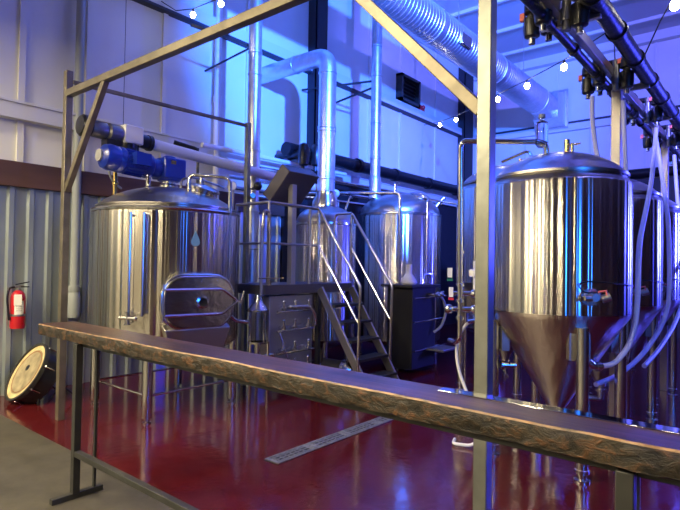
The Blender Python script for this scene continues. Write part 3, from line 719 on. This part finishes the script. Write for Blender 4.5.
part('slant_pipe', MB().cyl((-4.4, 4.3, .72), (-4.38, 4.5, .2), .012, 8), M['ss_pipe'], t)
# pump set below platform
t = thing('pump', 'dark pump with round head on the floor beside the stairs', 'pump', (-4.1, 4.95, 0))
part('motor', MB().cyl((-4.3, 5.0, .25), (-4.0, 5.0, .25), .1, 24), M['black_matt'], t)
part('pump_head', MB().lathe([(.12, 0), (.12, .05), (.07, .08), (.03, .12)], 24, (-4.0, 5.0, .25), (1, 0, 0)).cyl((-3.95, 5.0, .35), (-3.95, 5.0, .5), .02), M['ss_pipe'], t)
part('base', MB().box(-4.35, -3.95, 4.88, 5.12, 0, .15), M['dark_steel'], t)

# valve tree on the tall flue
t = thing('gauge_cluster', 'black knob valve and gauge on the vent pipe behind the leftmost tank', 'valve', (-5.0, 4.3, 2.3))
part('gauge', MB().lathe([(.05, 0), (.05, .03), (.04, .035)], 20, (-5.05, 4.1, 2.42), (.8, -.6, 0)), M['white'], t, 'round pressure gauge')
part('gauge_case', MB().lathe([(.056, -.01), (.056, .028)], 20, (-5.05, 4.1, 2.42), (.8, -.6, 0)).cyl((-5.05, 4.12, 2.1), (-5.05, 4.12, 2.4), .012), M['ss_dull'], t)
part('knob', MB().sphere((-4.95, 4.42, 2.45), .055, 14).cyl((-5.2, 4.55, 2.45), (-4.97, 4.43, 2.45), .02), M['black'], t)
part('valve_body', MB().cyl((-4.9, 4.3, 2.32), (-5.25, 4.5, 2.32), .03).cyl((-5.12, 4.42, 2.2), (-5.12, 4.42, 2.55), .025), M['ss_pipe'], t)

# cabinet with jug beyond the stairs
t = thing('work_cabinet', 'black work cabinet with steel rails beyond the stairs', 'cabinet', (-4.0, 6.55, 0))
CX0, CX1, CY0, CY1 = -4.32, -3.9, 6.35, 7.0
part('body', MB().box(CX0, CX1, CY0, CY1, .06, 1.2), M['black_matt'], t, bevel=.01)
part('worktop', MB().box(CX0 - .05, CX1 + .05, CY0 - .1, CY1 + .05, 1.2, 1.235), M['dark_steel'], t, bevel=.004)
for z in (.32, .72, 1.05): part('rail', MB().cyl((CX1 + .03, CY0 + .02, z), (CX1 + .03, CY1 + .25, z + .01), .012, 8), M['ss_pipe'], t)
part('drip_tray', MB().box(-3.95, -3.6, 6.7, 7.15, .3, .33), M['ss_dull'], t, bevel=.005)
part('hose', MB().tube([(-3.82, 6.9, 1.12), (-3.76, 7.0, 1.0), (-3.74, 7.02, .8), (-3.78, 6.95, .62), (-3.84, 6.85, .55)], .02, 10, .1), M['grey_pvc'], t)
part('tap', MB().cyl((-3.9, 6.75, 1.1), (-3.7, 6.78, 1.08), .02).cyl((-3.75, 6.7, 1.1), (-3.75, 6.95, 1.13), .016).sphere((-3.7, 6.8, 1.1), .035), M['ss_pipe'], t)
single('funnel_jug', MB().lathe([(.1, 0), (.115, .02), (.115, .05), (.05, .15), (.045, .16), (.045, .28), (.05, .285)], 28, (-4.06, 6.5, 1.236)), M['white'], 'white funnel shaped plastic jug on the black cabinet', 'jug')
single('coiled_tube', MB().tube([(-3.98, 6.75, 1.25), (-3.98, 6.77, 1.36), (-3.95, 6.86, 1.4), (-3.92, 6.96, 1.36), (-3.92, 6.97, 1.25)], .014, 8, .05), M['ss_pipe'], 'arched steel tube standing on the black cabinet', 'tube')

# ------------------------------------------------------------------ fermenters
RF = .53
def make_fermenter(label):
    c = (-1.37, 4.43)
    t = thing('fermenter', label, 'brewing tank', (c[0], c[1], 0), 'conical fermenters in the right hand row')
    z0, z1 = 1.13, 2.14
    part('shell', MB().lathe([(RF, z0 + .035), (RF, z1), (RF - .006, z1 + .012), (RF - .02, z1 + .02)], 128, (*c, 0), cap=False), M['ss'], t)
    part('cone', MB().lathe([(.045, .33), (.05, .36), (.07, .40), (RF - .055, z0 - .065), (RF - .03, z0 - .028), (RF - .012, z0 - .002), (RF - .003, z0 + .02), (RF, z0 + .036)], 128, (*c, 0)), M['ss_cone'], t)
    pf = [(RF - .015, z1 + .016), (RF - .03, z1 + .05), (RF - .035, z1 + .055), (RF - .02, z1 + .065), (RF - .02, z1 + .085), (RF - .045, z1 + .1)]
    for k in range(1, 15):
        r_ = 1 - k / 14; pf.append((max(.0001, (RF - .045) * r_), z1 + .1 + .185 * (1 - r_ * r_) ** .8))
    part('dome', MB().lathe(pf, 128, (*c, 0), cap=False), M['ss_dome'], t)
    for k in range(4):
        d = dirv(-53 + 90 * k); p = Vector((c[0], c[1], 0)) + d * .5
        mb = MB().cyl((p.x, p.y, .07), (p.x, p.y, 1.08), .042, 28)
        mb.lathe([(.055, 0), (.055, .014), (.03, .02), (.03, .055), (.05, .06), (.05, .085), (.042, .09)], 24, (p.x, p.y, 0))
        lg = part('leg', mb, M['ss_pipe'], t)
        # curved pad where the leg meets the cone
        pp = frame_at(c, -53 + 90 * k, .425, .96)
        part('leg_pad', MB().prism([(.075 * math.cos(a), .16 * math.sin(a) + .02) for a in [PI * j / 10 for j in range(11)]] + [(-.075, -.12), (.075, -.12)], -.03, .028, pp), M['ss_dull'], lg)
    part('bottom_valve', MB().cyl((c[0], c[1], .36), (c[0], c[1], .24), .035, 16).lathe([(.06, .28), (.06, .3)], 20, (*c, 0)).tube([(c[0], c[1], .25), (c[0], c[1], .2), (c[0] - .2, c[1] - .1, .2)], .028, 12, .04).cyl((c[0] - .12, c[1] - .06, .14), (c[0] - .12, c[1] - .06, .27), .012), M['ss_pipe'], t)
    # racking valve on the cone
    fr = frame_at(c, -140, .33, .72)
    part('racking_valve', MB().cyl(fr @ Vector((0, 0, 0)), fr @ Vector((0, 0, .12)), .022, 12).cyl(fr @ Vector((0, 0, .1)), fr @ Vector((0, 0, .12)), .036, 16).cyl(fr @ Vector((0, 0, .05)), fr @ Vector((.08, .05, .08)), .008), M['ss_pipe'], t)
    # sample port
    fr = frame_at(c, -49, RF - .005, 1.30)
    part('sample_flange', MB().prism([(.075 * math.cos(a), .06 * math.sin(a)) for a in [2 * PI * j / 28 for j in range(28)]], 0, .02, fr), M['ss_pipe'], t)
    sv = part('sample_valve', MB().cyl(fr @ Vector((0, 0, .02)), fr @ Vector((0, 0, .09)), .028, 16).cyl(fr @ Vector((-.07, -.005, .07)), fr @ Vector((.06, .0, .07)), .018, 12).cyl(fr @ Vector((0.05, -.01, .07)), fr @ Vector((.1, .01, .09)), .03, 12), M['ss_dull'], t)
    part('valve_handle', MB().tube([fr @ Vector((.02, .04, .08)), fr @ Vector((.07, .05, .09)), fr @ Vector((.07, .0, .1))], .008, 8), M['orange_red'], sv)
    pts = [fr @ Vector((.04, .035, .06)), fr @ Vector((-.06, .03, .05)), fr @ Vector((-.1, .08, .03)), fr @ Vector((-.05, .11, .02))]
    for a_ in range(-46, 20, 8): 
        d = dirv(a_) * (RF + .006); pts.append(Vector((c[0] + d.x, c[1] + d.y, 1.41 - (a_ + 46) * .0006)))
    part('probe_cable', MB().tube(pts, .0045, 6, .03), M['black'], t)
    # dome fittings
    part('vent_ferrule', MB().cyl((c[0] + .1, c[1] - .12, 2.4), (c[0] + .1, c[1] - .12, 2.5), .022, 14).cyl((c[0] + .14, c[1] - .12, 2.4), (c[0] + .14, c[1] - .12, 2.47), .012, 10).cyl((c[0] + .08, c[1] - .12, 2.45), (c[0] + .2, c[1] - .12, 2.46), .008, 8), M['brass'], t)
    return t
F1 = make_fermenter('large foreground conical fermenter right of the near post')
F1_children = True
lab = ['second conical fermenter in the right hand row, just behind the large one', 'third conical fermenter in the row, cut by the right photo edge']
for i, yy in enumerate((5.82, 7.2)):
    o = copy_tree(F1); o.location = (-1.37, yy, 0); o['label'] = lab[i]
o = copy_tree(F1); o.location = (-2.56, 6.3, 0); o.rotation_euler.z = PI / 2; o.scale = (1.06, 1.06, 1.13); o['label'] = 'fermenter standing behind the near post, left of the large one'; del o['group']
del_l = None
# domed manway arm + pipes of the front one
mb = MB().tube([(-1.52, 4.3, 2.36), (-1.55, 4.25, 2.44), (-1.75, 4.2, 2.36)], .012, 8, .03)
part('lifting_lug', mb, M['ss_pipe'], F1)
t = thing('cleaning_pipe', 'bent steel pipe rising left of the large fermenter and over its dome', 'pipe', (-2.0, 3.96, 0))
part('riser', MB().tube([(-1.415, 4.28, 2.37), (-1.415, 4.27, 2.47), (-1.47, 4.24, 2.50), (-1.6, 4.15, 2.50), (-1.98, 3.93, 2.515), (-1.99, 3.95, 2.4), (-2.03, 4.05, .95)], .022, 14, .06), M['ss_pipe'], t)
part('elbow_foot', MB().tube([(-2.03, 4.05, 1.0), (-2.03, 4.05, .9), (-2.1, 4.1, .86), (-2.2, 4.2, .86)], .022, 12, .05), M['ss_pipe'], t)
mb = MB()
for z in (1.62, 1.35, 1.22, 1.08): mb.lathe([(.036, -.012), (.036, .012)], 16, (-2.02, 4.03, z))
part('clamps', mb, M['ss_pipe'], t)
mb = MB().cyl((-2.1, 3.99, 1.28), (-1.92, 4.1, 1.28), .018).cyl((-2.1, 3.99, 1.15), (-1.92, 4.1, 1.15), .02).sphere((-1.93, 4.1, 1.28), .035, 12).sphere((-2.1, 3.99, 1.15), .04, 12).sphere((-1.93, 4.1, 1.15), .035, 12)
part('valve_bodies', mb, M['ss_pipe'], t)
part('butterfly_handle', MB().obox((-2.09, 3.98, 1.45), (.03, .02, 0), (-.015, .022, 0), (0, 0, .08)), M['white'], t, 'white valve handle')
part('handle_band', MB().obox((-2.09, 3.98, 1.39), (.034, .022, 0), (-.017, .024, 0), (0, 0, .02)), M['green'], t, 'green band on the valve handle')
part('butterfly_handle', MB().obox((-2.08, 3.985, 1.29), (.028, .018, 0), (-.015, .022, 0), (0, 0, .08)), M['white'], t)
part('handle_band', MB().obox((-2.08, 3.985, 1.235), (.034, .022, 0), (-.017, .024, 0), (0, 0, .02)), M['red_plastic'], t, 'red band on the valve handle')
part('sensor_head', MB().lathe([(.04, 0), (.045, .01), (.045, .05), (.03, .06)], 16, (-1.93, 4.1, 1.42)).cyl((-1.93, 4.1, 1.3), (-1.93, 4.1, 1.55), .01), M['white'], t)
t2 = thing('spray_hose', 'pale hose hanging from a valve tap left of the near post', 'hose', (-2.1, 4.2, .5))
part('hose', MB().tube([(-1.98, 4.15, 1.04), (-2.04, 4.2, 1.02), (-2.12, 4.22, .92), (-2.16, 4.24, .75), (-2.13, 4.25, .58), (-2.06, 4.24, .44), (-1.96, 4.2, .3), (-1.9, 4.18, .1), (-1.95, 4.14, .022), (-2.1, 4.08, .022), (-2.14, 4.2, .022)], .013, 10, .08), M['white'], t2)
part('tap', MB().cyl((-2.0, 4.16, 1.04), (-1.86, 4.1, 1.07), .018, 10).bar((-1.93, 4.1, 1.08), (-1.98, 4.12, 1.14), .014, .006), M['ss_pipe'], t2)

# clear bottle above the dome
t = thing('airlock_jar', 'clear ribbed plastic bottle upended over the large fermenter', 'bottle', (-1.44, 4.24, 2.44))
part('body', MB().lathe([(.03, 2.45), (.046, 2.47), (.05, 2.5), (.046, 2.53), (.05, 2.56), (.046, 2.59), (.05, 2.62), (.045, 2.645), (.022, 2.66), (.022, 2.68)], 24, (-1.44, 4.24, 0)), M['glass'], t)
part('cap', MB().lathe([(.026, 2.68), (.026, 2.71)], 16, (-1.44, 4.24, 0)), M['grey_pvc'], t)

# ------------------------------------------------------------------ overhead glycol rack
BX, BZ = -1.1, 3.17
t = thing('pipe_rack', 'overhead square steel rail on posts above the fermenter row', 'rack', (BX, 5.16, 0))
part('rail', MB().box(BX - .024, BX + .024, 2.4, 12.5, BZ - .04, BZ + .04), M['ss_dull'], t, bevel=.004)
for yy in (5.16, 7.75, 10.4): part('post', MB().box(BX - .04, BX + .04, yy - .04, yy + .04, 0, BZ - .05), M['ss_dull'], t, bevel=.004)
for yy in (3.60, 5.25, 6.5, 7.85): part('cross_arm', MB().box(BX - .1, BX + .24, yy - .02, yy + .02, BZ - .09, BZ - .04), M['ss_dull'], t, bevel=.003)
def glycol(x, z, y0, y1, r, lab):
    mb = MB().cyl((x, y0, z), (x, y1, z), r, 20)
    yy = y0 + .4
    while yy < y1: mb.cyl((x, yy, z), (x, yy + .05, z), r + .012, 20); yy += .62
    single('insulated_pipe', mb, M['black_foam'], lab, 'pipe')
glycol(-.87, 3.16, 2.4, 12.4, .06, 'thick black insulated pipe above the fermenters, right of the steel rail')
glycol(-1.155, 3.10, 2.4, 12.4, .032, 'thinner black insulated pipe left of the overhead steel rail')

def make_cluster():
    t = thing('valve_cluster', 'x', 'valve', (0, 0, 0), 'glycol valve clusters on the overhead rail')
    for i, (x, y, h) in enumerate(((-.19, -.03, .26), (-.13, .12, .2), (.12, -.06, .28), (-.08, -.14, .24))):
        mb = MB().lathe([(.03, -h), (.05, -h + .01), (.056, -h + .05), (.056, -h * .5), (.03, -h * .45), (.03, -h * .4), (.052, -h * .35), (.052, -.04), (.04, 0), (.02, .03)], 18, (x, y, .02))
        part('valve_sleeve', mb, M['black'], t)
        part('outlet_stub', MB().cyl((x, y, -h + .02), (x, y, -h - .02), .022, 12), M['ss_pipe'], t)
    part('solenoid', MB().cyl((.04, -.06, -.26), (.04, -.06, .0), .028, 14).lathe([(.038, -.2), (.038, -.12)], 14, (.04, -.06, 0)), M['grey_metal'], t)
    part('tee_pipe', MB().cyl((-.2, 0, .0), (.22, 0, .0), .03, 12).cyl((-.17, 0, 0), (-.17, 0, -.12), .025), M['black'], t)
    part('red_tap', MB().obox((.08, -.08, -.02), (.05, 0, .01), (0, .03, 0), (0, 0, .04)), M['orange_red'], t)
    part('red_tap', MB().obox((-.25, -.04, -.09), (.03, 0, 0), (0, .03, 0), (0, 0, .05)), M['orange_red'], t)
    part('cap_plate', MB().obox((.2, -.05, -.07), (.02, 0, 0), (0, .06, 0), (0, 0, .07)), M['white'], t)
    return t
cl = make_cluster()
spots = [(3.56, .0, 'nearest black valve cluster on the overhead rail, at the top of the photo'), (5.0, -.02, 'black valve cluster beside the first rack post'), (6.3, 0, 'black valve cluster over the second fermenter'), (7.65, 0, 'black valve cluster beside the second rack post'), (9.0, 0, 'farthest black valve cluster on the overhead rail')]
for i, (yy, dx, lb) in enumerate(spots):
    o = cl if i == 0 else copy_tree(cl)
    o.location = (BX + .02 + dx, yy, BZ + .1); o['label'] = lb

# hoses
H = [('milky hose dropping from the overhead rail behind the large dome', [(-1.25, 4.95, 3.0), (-1.25, 4.95, 2.8), (-1.22, 4.97, 2.5), (-1.15, 5.0, 2.2), (-1.1, 5.1, 1.8)], .02),
     ('milky hose hanging beside the first rack post', [(-1.03, 5.06, 2.95), (-1.02, 5.07, 2.6), (-1.01, 5.1, 2.3), (-1.0, 5.12, 1.9)], .02),
     ('milky hose bending under the large fermenter to a steel elbow', [(-.97, 6.3, 2.98), (-.9, 5.6, 2.3), (-.84, 4.7, 1.7), (-.83, 4.62, 1.3), (-.84, 4.6, 1.08), (-.88, 4.55, .9), (-.96, 4.45, .78), (-1.03, 4.35, .77)], .02),
     ('milky hose hanging over the second fermenter', [(-1.0, 6.35, 2.98), (-.95, 6.4, 2.6), (-.82, 6.0, 2.0), (-.8, 5.95, 1.5), (-.8, 5.9, 1.15), (-.84, 5.7, .95), (-.92, 5.3, .74), (-1.02, 4.9, .62), (-1.12, 4.6, .58)], .02),
     ('milky hose looping low between second and third fermenter', [(-.98, 7.6, 2.9), (-.9, 7.3, 2.2), (-.8, 7.2, 1.6), (-.78, 6.8, 1.2), (-.8, 6.3, .95), (-.85, 5.7, .76), (-.9, 5.3, .66)], .02),
     ('milky hose farthest along the fermenter row', [(-.98, 8.9, 2.9), (-.85, 8.6, 2.1), (-.74, 8.0, 1.5), (-.74, 7.4, 1.15), (-.82, 6.9, 1.0)], .02)]
single('hose_elbow', MB().tube([(-1.02, 4.36, .77), (-1.07, 4.3, .77), (-1.1, 4.28, .82), (-1.13, 4.27, .86)], .026, 12, .03).cyl((-1.03, 4.35, .77), (-1.05, 4.33, .77), .036, 14), M['ss_pipe'], 'steel elbow joining the near milky hose to the cone', 'pipe fitting')
for lb, pts, r in H:
    single('hose', MB().tube(pts, r, 12, .25, 8), M['hose'], lb, 'hose', 'glycol hoses of the fermenter row')

# ------------------------------------------------------------------ string lights
def string(lab, pts, bulbs, labs):
    single('light_wire', MB().tube(pts, .006, 6), M['black_matt'], lab, 'cable')
    for p, lb in zip(bulbs, labs):
        p = Vector(p)
        t = thing('string_bulb', lb, 'light bulb', p, 'bulbs of the string lights')
        part('glass_globe', MB().sphere(p + Vector((0, 0, -.045)), .034, 16, 1.15), M['bulb'], t)
        part('socket', MB().cyl(p + Vector((0, 0, -.02)), p + Vector((0, 0, .03)), .014, 10), M['black'], t)
def up(p, d=.03): return (p[0], p[1], p[2] + d)
b2 = [(-5.525, 10., 4.53), (-4.691, 9.1, 4.31), (-3.147, 7.4, 3.985), (-2.43, 6.6, 3.82), (-1.745, 5.8, 3.665)]
w2 = [(-6.5, 11.0, 4.85)] + [up(b2[0]), up(b2[1]), (-3.847, 8.2, 4.16)] + [up(p) for p in b2[2:]] + [(-1.14, 5.2, 3.66), (-1.1, 5.1, 3.24)]
string('black wire of string lights from the far wall to the rack', w2, b2,
       ['lit bulb farthest left on the back string, before the far column', 'lit bulb just left of the near post, beside the farthest one', 'lit bulb just right of the near post', 'lit bulb under the duct, second from the rack', 'lit bulb of the back string nearest the rack'])
b1 = [(-5.767, 4., 4.70), (-5.202, 4., 4.67)]
string('black wire of string lights in the upper left corner', [(-6.5, 4, 5.05), (-6.15, 4, 4.82), up(b1[0]), (-5.5, 4, 4.72), up(b1[1]), (-4.9, 4, 4.85), (-4.2, 4, 5.4), (-3.4, 4, 6.9)], b1,
       ['lit bulb at upper left, the left one of two', 'lit bulb at upper left, the right one of two'])
b3 = [(-.58, 4.5, 3.47)]
string('black wire of string lights at the upper right edge', [(-.84, 4.9, 3.25), (-.7, 4.7, 3.42), up(b3[0]), (-.2, 4.0, 3.9), (.5, 3.2, 4.6), (1.5, 2.5, 6.9)], b3, ['lit bulb in the upper right corner above the black pipe'])

# ------------------------------------------------------------------ lights
def area(name, loc, tgt, sx, sy, power, col, spread=180):
    l = bpy.data.lights.new(name, 'AREA'); l.shape = 'RECTANGLE'; l.size = sx; l.size_y = sy; l.energy = power; l.color = col
    l.spread = math.radians(spread)
    o = bpy.data.objects.new(name, l); COL.objects.link(o); o.location = loc
    o.rotation_euler = (Vector(tgt) - Vector(loc)).to_track_quat('-Z', 'Y').to_euler(); return o
def spot(name, loc, tgt, power, col, size=60, rad=.08, blend=.4):
    l = bpy.data.lights.new(name, 'SPOT'); l.energy = power; l.color = col; l.spot_size = math.radians(size); l.spot_blend = blend; l.shadow_soft_size = rad
    o = bpy.data.objects.new(name, l); COL.objects.link(o); o.location = loc
    o.rotation_euler = (Vector(tgt) - Vector(loc)).to_track_quat('-Z', 'Y').to_euler(); return o
BLUE = (.05, .13, 1.0)
# blue stage floods hung from the ceiling, facing the brew house
spot('blue_flood', (-.9, 3.6, 4.6), (-6.6, 9.0, 5.5), 9500, (.035, .15, 1), 76, .07, .5)
spot('blue_flood', (2.2, 2.0, 5.2), (-2.5, 14, 6.0), 9500, (.13, .14, 1), 76, .1, .5)
area('blue_led_bar', (2.6, 1.6, 2.2), (-1.4, 4.6, 1.6), .06, 1.6, 80, (.02, .17, 1))
area('blue_led_bar', (1.3, 9.9, 2.4), (-3, 5.5, 1.0), .12, 1.5, 330, (.06, .07, 1))
# warm light from behind the viewer: unseen pendants added to streak the tanks
for i, (x, y, e) in enumerate(((-5.7, -.8, 170), (-4.2, -2.2, 190), (-5.4, -4.4, 210), (-2.4, -3.6, 150), (-2.9, .1, 70), (-1.3, -1.6, 80), (-.9, -5.0, 110), (.5, -2.4, 60))):
    area('unseen_pendant', (x, y, 4.2), (x, y, 0), .34, .34, e * 1.35, (1, .84, .54))
    single('unseen_pendant', MB().lathe([(.26, 4.22), (.24, 4.3), (.08, 4.42), (.04, 4.5)], 24, (x, y, 0), cap=False).cyl((x, y, 4.5), (x, y, 6.93), .01, 8), M['white'], 'white unseen pendant added behind the viewer to light the tanks', 'lamp', 'added taproom lamps')
wd = bpy.data.worlds.new('World'); sc.world = wd; wd.use_nodes = True
wd.node_tree.nodes['Background'].inputs[0].default_value = (.3, .35, .6, 1); wd.node_tree.nodes['Background'].inputs[1].default_value = .025

# ------------------------------------------------------------------ camera
cam = bpy.data.cameras.new('camera'); co = bpy.data.objects.new('camera', cam); COL.objects.link(co)
cam.sensor_width = 36; cam.lens = 534 / 680 * 36; cam.clip_start = .05
R = Matrix(((0.7732759830500728, -0.0008324647209829693, 0.6340690506880396), (0.6338674995360849, -0.024231071071849714, -0.7730619950732169), (0.016007719069713332, 0.9997060378917392, -0.018209632972299293)))
co.matrix_world = Matrix.Translation((0, 0, 1.5)) @ R.to_4x4()
sc.camera = co
sc.view_settings.view_transform = 'Standard'; sc.view_settings.look = 'None'; sc.view_settings.gamma = 1
sc.view_settings.exposure = 0; sc.view_settings.use_curve_mapping = False
